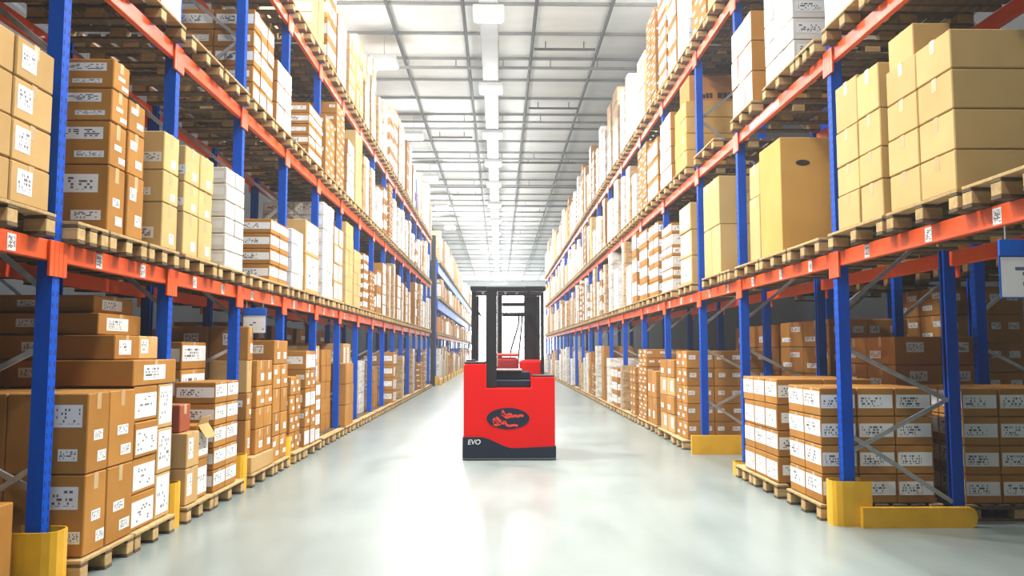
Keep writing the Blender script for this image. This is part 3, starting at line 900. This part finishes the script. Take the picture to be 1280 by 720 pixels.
def guard_rail_mesh(s, L=.98, h=.17, a=.05):
    """low rail with a rounded end running from the front post to the rear post, on the near side of the frame"""
    mb = MB()
    pr = [(a, 0), (L, 0)] + [(L + .05 * math.sin(a), h * .5 - h * .5 * math.cos(a)) for a in [math.pi * i / 6 for i in range(1, 6)]] + [(L, h), (a, h)]
    pr = [(s * x, z) for x, z in pr]
    mb.prism(pr, 'y', -.172, -.118, M['yellow'])
    return mb.mesh('side_rail')

for u in uprights:
    if u['px'] == 0 and u['set'] != 'BL': continue
    s = SG[u['side']]; near = u['y'] < 20 and u['set'] != 'F'
    o = link('rack_upright', None, loc=(s * u['xf'], u['y'], 0))
    tag(o, unique(u['lab']), 'rack upright', 'blue upright frames of the racking')
    H = u['top']
    pm_ = cached(('post', H, s), lambda: post_mesh(H, s)) if near else cached(('postf', H), lambda: MB().box(-.05, .05, -.0425, .0425, 0, H, M['post']).mesh('post'))
    link('post', pm_, o)
    link('post', cached(('post', H, -s), lambda: post_mesh(H, -s)) if near else pm_, o, (s * FD, 0, 0))
    if u['y'] < 26 and u['set'] != 'F':
        a, b = s * .05, s * (FD - .05)
        segs = [((a, .75), (b, .19)), ((b, 1.06), (a, .62)), ((a, 1.50), (b, 1.06))]
        z = 1.9; fl = True
        while z + .75 < H:
            segs.append(((a if fl else b, z), (b if fl else a, z + .7))); z += .78; fl = not fl
        for (p, q) in segs:
            off = .022 if segs.index((p, q)) % 2 else -.022
            me = cached(('br', s, round(p[0], 3), round(p[1], 3), round(q[0], 3), round(q[1], 3)), lambda: brace_mb((p[0], off, p[1]), (q[0], off, q[1])).mesh('brace'))
            link('brace', me, o)
    if near:
        for k in (0, 1):
            bm_ = cached(('bp', s, k), lambda: MB().box(-.075, .075, -.09, .09, 0, .008, M['galv']).mesh('base_plate'))
            pass
    if u['guard']:
        g = link('column_guard', None, loc=(s * u['xf'], u['y'], 0))
        who = {'L': 'left-side', 'R': 'right-side', 'F': 'far blue-beamed'}[u['set']]
        tag(g, unique(f'yellow steel column guard at the foot of the {ordn(u["i"] + (1 if u["set"] == "F" else 0)) if u["i"] or u["set"] == "F" else "outermost"} post, {who} rack'), 'column guard', 'yellow column guards')
        if not (u['set'] == 'R' and u['i'] == 3):
            hh = .15 if u['set'] == 'R' and u['i'] == 2 else .38
            link('nose_plate', cached(('gn', s, hh), lambda: guard_mesh_tall(s, hh)), g)
        if u['set'] == 'F':
            link('aisle_rail', cached('far_rail', lambda: MB().box(.25, .30, -.8, .8, 0, .28, M['yellow'], bev=.01).mesh('aisle_rail')), g)
        if u['set'] == 'R':
            k3 = u['i'] == 3
            link('side_rail', cached(('gr', s, k3), lambda: guard_rail_mesh(s, .5, .27, -.24) if k3 else guard_rail_mesh(s)), g)

def beam_body(L, mat, BH=BH):
    """stepped box section, near end at y = 0"""
    mb = MB()
    mb.box(-.025, .025, 0, L, 0, BH, M[mat], bev=.005)
    return mb.mesh('load_beam')

for b in beams:
    if b['px'] == 0: continue
    x0, x1, y0, y1, z0, z1 = b['b']
    L = y1 - y0
    mat = 'bluebeam' if b['side'] == 'F' and b['lev'] > 1 else 'beam'
    o = link('load_beam', cached(('lb', round(L, 3), mat, round(z1 - z0, 3)), lambda: beam_body(L, mat, z1 - z0)), loc=((x0 + x1) / 2, y0, z0))
    lab = b['lab']
    if b['side'] == 'F': lab = ('blue ' if b['lev'] > 1 else 'orange ') + lab
    tag(o, unique(lab), 'beam', 'load beams of the racking')
    s = 1 if x0 > 0 else -1
    if y0 < 30:
        f = -s if not b['rear'] else s     # outer side
        for e in (0, 1):
            ya, yb = (-.0515, -.001) if e == 0 else (L + .001, L + .0515)
            xa, xb = sorted((f * .0305, f * .044))
            me = cached(('con', e, round(L, 3) if e else 0, f, mat), lambda: MB().box(xa, xb, ya - (0 if e else .0), yb, -.10, BH, M[mat], bev=.003)
                        .box(*sorted((f * .0255, f * .044)), *((.001, .05) if e == 0 else (L - .05, L - .001)), -.10, BH, M[mat], bev=.003).mesh('end_connector'))
            link('end_connector', me, o)
    if not b['rear'] and b['side'] != 'F' and y0 < 16 and b['lev'] == 1:
        f = -s
        rr = random.Random(int(y0 * 10))
        n = 3 if L > 2.2 else 2
        for k in range(n):
            yy = L * (k + .5) / n + rr.uniform(-.08, .08)
            if b['side'] == 'R' and b['bi'] == 0: yy = [.55, 1.32, 2.25][k]
            if b['side'] == 'L' and b['bi'] == 0: yy = [.5, 1.42][k]
            link('barcode_sticker', cached(('s', .085, .10, 'code_label'), lambda: sticker_mesh(.085, .10, 'code_label')), o, (f * .0252, yy, .013), math.pi / 2 * f)

for o in list(COL.objects):
    if o.get('label') == 'orange front load beam, second bay, middle beams, right-side rack':
        link('strip_sticker', sticker_mesh(1.0, .075, 'wide_label'), o, (-.0252, 1.75, .028), -math.pi / 2)['label'] = 'long white sticker'
    if str(o.get('label', '')).startswith('brown sheet-covered carton, second row, second column of mixed pile'):
        bb = o.data.vertices; hx = max(v.co.x for v in bb); hz = max(v.co.z for v in bb); hy = max(v.co.y for v in bb)
        fl = MB()
        fl.prism([(hx - .004, hz + .001), (hx + .075, hz - .12), (hx + .079, hz - .118), (hx, hz + .005)], 'y', -hy + .01, hy - .01, M['tan'])
        fl.prism([(hx - .004, hz + .006), (hx + .02, hz + .075), (hx + .024, hz + .073), (hx, hz + .006)], 'y', -hy + .01, hy - .01, M['tan'])
        link('open_flap', fl.mesh('open_flap'), o)

cm = MB()
cm.box(-.09, .09, -.10, -.085, 0, 6.4, M['black']).box(-.09, .09, .085, .10, 0, 6.4, M['black']).box(-.01, .01, -.085, .085, 0, 6.4, M['black']).box(-.14, .14, -.14, .14, 0, .015, M['black'])
o = link('steel_column', cm.mesh('steel_column'), loc=(-2.80, 33.95, 0))
tag(o, 'tall black steel column between the orange-beamed rack and the far blue-beamed rack', 'column')

# ------------------------------------------------------------------ hanging location signs
def sign(x, y, ztop, w, h, lab):
    o = link('hanging_sign', None, loc=(x, y, ztop))
    tag(o, lab, 'sign', 'blue location signs hanging under the lowest beams')
    mb = MB()
    mb.box(-w / 2, w / 2, -.012, .0, -h * .28, 0, M['bluebeam'], bev=.003)
    mb.box(-w / 2, w / 2, .0005, .006, -h, -.002, M['bluebeam'], bev=.002)
    link('holder', mb.mesh('holder'), o)
    link('sheet', sticker_mesh(w * .94, h * .68, 'sheet_print'), o, (0, -.0005, -h * .98))
    mb = MB()
    for t in (-.35, .35): mb.bar((w * t, .003, -.005), (w * t, .003, .08), .012, M['galv'], 6)
    link('hook', mb.mesh('hook'), o)
M['sheet_print'] = label_mat('location_sheet_print', 7, 8, .86, ink=(.10, .14, .22))
sign(-2.80, 9.2, 1.985, .27, .29, 'small blue-topped sign with white sheet hanging under the left-side lowest beam')
sign(3.04, 4.55, 2.14, .31, .34, 'blue-topped sign with white sheet hanging under the right-side beam, frame edge')

# ------------------------------------------------------------------ red reach truck in the aisle
TX, TY = 0.14, 11.1
def tw(px, py, dpt=0.0):
    """pixel on the truck's near face plane -> local x, z"""
    k = (TY + dpt) / 1000.0
    return ((px - 624) * k - TX, CAMH - (py - 438) * k)
truck = link('reach_truck', None, loc=(TX, TY, 0))
tag(truck, 'red and navy reach truck with black overhead guard parked in the aisle', 'forklift')
def tpart(name, mb, parent=None, bevel=0.0):
    o = link(name, mb.mesh(name), parent or truck)
    if bevel:
        m = o.modifiers.new('edge', 'BEVEL'); m.width = bevel; m.segments = 3; m.limit_method = 'ANGLE'
    return o
zb = .035
xl, xr = -.63, .63
nl = tw(608, 485)[0]; nr = tw(664, 485)[0]; nz = tw(608, 485)[1]
zl = tw(580, 455)[1]; zr = tw(690, 471)[1]
tpart('chassis', MB().prism([(xl, zb), (xr, zb), (xr, zr - .02), (xr - .02, zr), (nr, zr), (nr, nz), (nl, nz), (nl, zl), (xl + .02, zl), (xl, zl - .03)], 'y', 0, .42, M['red']), bevel=.018)
tpart('battery_hood', MB().box(xl, xr, .425, 1.35, zb, .93, M['red']), bevel=.02)
# wavy navy skirt, slightly proud of the body, wrapping the corners
wv = []
for i in range(25):
    x = xl - .006 + (xr - xl + .012) * i / 24
    px = 624 + (x + TX) / (TY / 1000)
    t = min(1, max(0, (px - 600) / 42)); sm = t * t * (3 - 2 * t)
    z = .315 * (1 - sm) + .165 * sm
    t2 = min(1, max(0, (px - 645) / 48)); z += .025 * t2
    wv.append((x, z))
sk = MB()
sk.prism([(xl - .006, zb - .005), (xr + .006, zb - .005)] + wv[::-1], 'y', -.012, -.0005, M['navy'])
sk.box(xl - .012, xl - .0005, .0, 1.35, zb, .31, M['navy']); sk.box(xr + .0005, xr + .012, .0, 1.35, zb, .19, M['navy'])
skirt = tpart('skirt', sk)
bb = MB().box(xl - .012, xr + .012, -.03, .02, .006, zb - .006, M['black'], bev=.006)
tpart('bumper', bb)
# emblem: dark oval with red brush strokes
ex, ez = tw(635, 522)
em = MB()
em.prism([(ex + .295 * math.cos(t), ez + .145 * math.sin(t)) for t in [2 * math.pi * i / 40 for i in range(40)]], 'y', -.010, -.0006, M['navy'])
emblem = tpart('emblem', em)
st = MB()
def stroke(pts, w):
    P = [(ex + a * .0111, ez + b * .0111) for a, b in pts]
    for i in range(len(P) - 1):
        (x0, z0), (x1, z1) = P[i], P[i + 1]
        L = math.hypot(x1 - x0, z1 - z0); nx, nz_ = -(z1 - z0) / L * w / 2, (x1 - x0) / L * w / 2
        st.prism([(x0 + nx, z0 + nz_), (x0 - nx, z0 - nz_), (x1 - nx, z1 - nz_), (x1 + nx, z1 + nz_)], 'y', -.0125, -.0102, M['inkred'])
stroke([(-7, 10), (-5, 6), (-8, 5), (-3, 3)], .03)
stroke([(-5, 5), (-1, 4), (2, 6), (5, 4)], .025)
stroke([(-4, 2), (0, 1), (3, 3), (6, 2), (9, 4), (12, 2), (15, 4), (19, 3)], .032)
stroke([(-18, 0), (-15, -3), (-17, -6), (-13, -8)], .05)
stroke([(-15, 1), (-11, -2), (-9, -6), (-13, -7)], .045)
stroke([(-7, -7), (-4, -3), (-2, -8), (2, -9), (8, -8), (12, -9)], .03)
so = tpart('emblem_strokes', st, emblem); so['label'] = 'red brush strokes'
# small white letters low on the near side
tc_ = bpy.data.curves.new('lettering', 'FONT'); tc_.body = 'EVO'; tc_.size = .095; tc_.extrude = .0015; tc_.space_character = .95; tc_.shear = .15
tc_.align_x = 'CENTER'; tc_.align_y = 'CENTER'
tc_.materials.append(M['paper'])
lt = bpy.data.objects.new('lettering_curve', tc_); COL.objects.link(lt)
bpy.context.view_layer.update()
lme = bpy.data.meshes.new_from_object(lt.evaluated_get(bpy.context.evaluated_depsgraph_get()))
bpy.data.objects.remove(lt)
lo = link('lettering', lme, skirt)
lx, lz_ = tw(593, 551)
lo.location = (lx, -.0145, lz_); lo.rotation_euler = (math.pi / 2, 0, 0); lo['label'] = 'small white letters'
# dark top ledges
tpart('ledge', MB().box(xl + .01, nl - .01, .02, .40, zl + .001, zl + .035, M['black'], bev=.01).box(xl + .03, xl + .16, .05, .3, zl + .036, zl + .06, M['black'], bev=.008))
tpart('ledge', MB().box(nr + .01, xr - .005, .02, .40, zr + .001, zr + .03, M['black'], bev=.01))
# navy compartment seen through the notch
cp = MB()
cp.box(nl + .004, nr - .004, .20, .40, nz + .001, nz + .11, M['navy'], bev=.015)
cp.box(nl + .004, nr - .004, .30, .41, nz + .112, nz + .23, M['navy'], bev=.02)
tpart('operator_console', cp)
tpart('console_trim', MB().box(nl + .03, nr - .12, .24, .37, nz + .232, nz + .262, M['galv'], bev=.008))
# cushion and red cab hood behind
tpart('seat', MB().box(nl + .10, nl + .46, .50, .95, .931, 1.40, M['darkred'], bev=.04).box(nl + .10, nl + .46, .50, .6, 1.41, 1.46, M['inkred'], bev=.02))
tpart('cab_hood', MB().box(nl + .48, .50, .46, 1.0, .931, 1.36, M['red'], bev=.03))
# overhead guard
og = MB()
H = 2.42
xa = tw(591, 400)[0]; xb_ = tw(680, 400)[0]; xc_ = tw(614, 400)[0]
og_posts = [(xa, .35, zl + .001, .06), (xb_, .44, 1.0, .05), (xa + .02, 1.28, .931, .06), (xb_ - .02, 1.28, .931, .06)]
for (x, y, z0, w_) in og_posts[:]:
    o = tpart('guard_post', MB().box(x - w_ / 2, x + w_ / 2, y - w_ / 2, y + w_ / 2, z0, H - .08, M['black'], bev=.01))
tpart('guard_post', MB().box(xc_ - .075, xc_ + .075, .10, .19, nz + .001, H - .08, M['black'], bev=.012).box(xc_ + .076, xc_ + .092, .11, .15, nz + .3, H - .1, M['galv']))
og.box(xa - .05, xb_ + .04, .28, .36, H - .075, H, M['black'], bev=.012)
og.box(xa - .05, xb_ + .04, 1.25, 1.33, H - .075, H, M['black'], bev=.012)
for x in (xa - .02, xb_ + .01): og.box(x - .03, x + .03, .361, 1.249, H - .07, H - .005, M['black'], bev=.01)
for i in range(5):
    x = xa + .12 + i * .17
    og.box(x - .018, x + .018, .361, 1.249, H - .06, H - .02, M['black'])
og.box(xc_ - .075, xb_ - .25, .10, .27, H - .09, H - .02, M['black'], bev=.012)
tpart('overhead_guard', og)
# beacon bracket on the left post
tpart('bracket', MB().box(xa + .032, xa + .065, .33, .38, 1.98, 2.1, M['black'], bev=.005).bar((xa + .065, .35, 2.05), (xa + .10, .33, 1.99), .03, M['black'], 6))
# mast
ms = MB()
mx0, mx1 = tw(625, 400, 1.5)[0], tw(663, 400, 1.5)[0]
for x, w_ in ((mx0, .07), (mx1, .20)):
    ms.box(x - w_ / 2, x + w_ / 2, 1.40, 1.56, .12, 2.50, M['black'], bev=.012)
ms.box(mx0 + .036, mx1 - .101, 1.42, 1.5, 2.19, 2.25, M['black'], bev=.01); ms.box(mx0 + .036, mx1 - .101, 1.42, 1.5, 2.03, 2.09, M['black'], bev=.01)
mast = tpart('mast', ms)
hs = MB()
px_ = tw(651, 390, 1.5)[0]
for k, (d, b_) in enumerate(((0, -.02), (.05, -.10))):
    pts = [(mx1 - .13 - d, 1.44, 2.10), (mx1 - .14 - d, 1.43, 1.9), (mx1 - .16 - d + b_, 1.42, 1.5), (mx1 - .19 - d + b_, 1.42, 1.2)]
    for p, q in zip(pts, pts[1:]): hs.bar(p, q, .028, M['rubber'], 8)
tpart('hose', hs, mast)
# carriage, forks, load legs, wheels
fk = MB()
fk.box(-.4, .4, 1.60, 1.66, .10, .5, M['black'], bev=.008)
tpart('fork_carriage', fk)
for x in (-.28, .28):
    tpart('fork', MB().box(x - .05, x + .05, 1.67, 1.70, .06, .55, M['black'], bev=.006).box(x - .05, x + .05, 1.705, 2.75, .06, .10, M['black'], bev=.006))
for x in (-.52, .52):
    lg = tpart('load_leg', MB().box(x - .08, x + .08, 1.36, 2.4, .08, .26, M['red'], bev=.02))
    wh = MB(); wh.bar((x - .05, 2.25, .09), (x + .05, 2.25, .09), .18, M['rubber'], 20)
    tpart('wheel', wh)
wh = MB(); wh.bar((.35, .5, .02), (.35, .5, .02 + .001), .01, M['rubber'], 6)
for x in (-.32, .32):
    wh = MB(); wh.bar((x - .06, .75, .0175), (x + .06, .75, .0175), .034, M['rubber'], 16)
    tpart('caster', wh)

# ------------------------------------------------------------------ the building
CH = 9.55
YB, YE, XW = -9.0, 92.0, 8.0
structure('floor', MB().box(-XW, XW, YB, YE, -.2, 0, M['floor']))
structure('ceiling', MB().box(-XW, XW, YB, YE, CH, CH + .2, M['ceil']))
structure('wall_left', MB().box(-XW - .2, -XW, YB, YE, 0, CH, M['wall']))
structure('wall_right', MB().box(XW, XW + .2, YB, YE, 0, CH, M['wall']))
structure('wall_back', MB().box(-XW, XW, YB - .2, YB, 0, CH, M['wall']))
structure('wall_front', MB().box(-XW, XW, YE, YE + .2, 0, CH, M['wallw']))
w1 = structure('end_glow_panel_1', MB().box(-6.5, 6.5, YE - .06, YE - .02, .3, 8.6, M['end_glow']))  # added glowing panel that whitens the far end and its ceiling
wf = MB()
for i in range(8):
    x = -6.5 + 13 * i / 7
    wf.box(x - .04, x + .04, YE - .1, YE - .061, .3, 8.6, M['wallw'])
for z in (.3, 3.0, 5.8, 8.6): wf.box(-6.54, 6.54, YE - .1, YE - .062, z - .04, z + .04, M['wallw'])
link('end_glow_frame', wf.mesh('end_glow_frame'), w1)

# roof: deck ribs, open-web joists across, dark pipes along
jn = 0
y = 11.0
while y < 88:
    mb = MB()
    big = jn % 3 == 0
    d = .32 if big else .12
    mb.box(-XW + .02, XW - .02, y - .04, y + .04, CH - .06, CH - .002, M['joist'])
    if big:
        mb.box(-XW + .02, XW - .02, y - .04, y + .04, CH - d, CH - d + .06, M['joist'])
        x = -XW + .3; fl = True
        while x < XW - .6:
            mb.bar((x, y, CH - d + .05), (x, y, CH - .05), .03, M['joist'])
            x += 1.3
    o = structure('ceiling_joist', mb)
    jn += 1
    y += 1.75 if y < 60 else 3.5
for x in (-6.1, -4.35, -2.6, -.85, .85, 2.6, 4.35, 6.1):
    structure('ceiling_pipe', MB().bar((x, YB + 1, CH - .11), (x, YE - 1, CH - .11), .085, M['pipe'], 8))
mb = MB().box(-.46, -.02, YB + 1, 84, CH - .62, CH - .43, M['duct'], bev=.02)
dt = structure('ceiling_duct', mb)

for k, (xa, xb, yy) in enumerate(((.9, 2.5, 20.3), (.95, 2.55, 25.4), (-2.5, -1.0, 29.0), (.9, 3.2, 33.0), (1.0, 2.6, 45.0), (-2.4, -.9, 40.0))):
    structure('ceiling_conduit', MB().bar((xa, yy, CH - .22), (xb, yy, CH - .22), .07, M['pipe'], 6).bar((xa + .3, yy, CH - .22), (xa + .3, yy, CH - .01), .03, M['pipe'], 6).bar((xb - .3, yy, CH - .22), (xb - .3, yy, CH - .01), .03, M['pipe'], 6))
# lamps
def lamp(x, y, e, sz, lab):
    o = link('ceiling_lamp', None, loc=(x, y, CH - .62))
    tag(o, lab, 'lamp', 'square high-bay lamps under the roof')
    hb = cached('lh', lambda: MB().box(-.34, .34, -.34, .34, -.14, -.004, M['lampbody'], bev=.02).mesh('housing'))
    df = cached('ld', lambda: MB().box(-.30, .30, -.30, .30, -.165, -.141, M['glow'], bev=.008).mesh('diffuser'))
    link('housing', hb, o); link('diffuser', df, o)
    if x < -1:
        link('hanger', cached('lhg', lambda: MB().bar((0, 0, -.004), (0, 0, .60), .02, M['galv'], 6).mesh('hanger')), o)
    ld = bpy.data.lights.new('lamp_light', 'AREA'); ld.shape = 'SQUARE'; ld.size = sz; ld.energy = e; ld.color = (1, 1, .985)
    l = bpy.data.objects.new('lamp_light', ld); COL.objects.link(l); l.parent = o; l.location = (0, 0, -.19)
    pd = bpy.data.lights.new('lamp_spill', 'POINT'); pd.energy = e * (.3 if y < 24 else (.5 if y < 45 else .9)); pd.shadow_soft_size = .3; pd.color = (1, 1, .985)
    q = bpy.data.objects.new('lamp_spill', pd); COL.objects.link(q); q.parent = o; q.location = (0, 0, -.62)
ys = [-5.5, -1.5, 2.5, 7.0, 12.0, 17.0, 22.0, 26.8, 31.0, 35.0, 40.0, 45.0, 50.0, 56.0, 62.0, 68.0, 75.0, 82.0]
for i, y in enumerate(ys):
    lamp(-.24, y, 330 if y < 4 else (260 if y < 15 else (420 if y < 24 else (600 if y < 45 else 1000))), .6, f'square high-bay lamp under the central duct, {ordn(i + 1)} along the aisle')
for i, y in enumerate([20.0, 27.0, 33.6, 40.5, 47.5]):
    lamp(-2.95, y, 800, .6, f'square high-bay lamp above the left-side rack tops, {ordn(i + 1)} along')
for i, y in enumerate([6.8, 11.0, 15.2]):  # lamps added out of view to brighten the aisle faces of the goods
    for x in (-3.1, 3.1):
        lamp(x, y, 1750, .6, f'added unseen lamp for the aisle faces, over the {"left" if x < 0 else "right"}-side rack above the frame, {ordn(i + 1)} along')
# thin dusty air that whitens the far end of the aisle
wd = bpy.data.worlds.new('world'); S.world = wd; wd.use_nodes = True
wd.node_tree.nodes['Background'].inputs[0].default_value = (.6, .65, .7, 1)
wd.node_tree.nodes['Background'].inputs[1].default_value = .02
nt = wd.node_tree
vs = nt.nodes.new('ShaderNodeVolumeScatter')
vs.inputs['Density'].default_value = .0023; vs.inputs['Anisotropy'].default_value = .3
vs.inputs['Color'].default_value = (.97, 1, 1, 1)
nt.links.new(vs.outputs[0], nt.nodes['World Output'].inputs['Volume'])
print('COUNTS cartons', len(cartons), 'seen', len(seen), 'pallets', len(pallets), len(ps), 'wraps', len(wraps), len(ws), 'smallest individual px', indiv[-1]['px'])
longl = [o['label'] for o in COL.objects if 'label' in o and 'category' in o and len(o['label'].replace(',', ' ').split()) > 16]
print('LONG', len(longl), longl[:6])
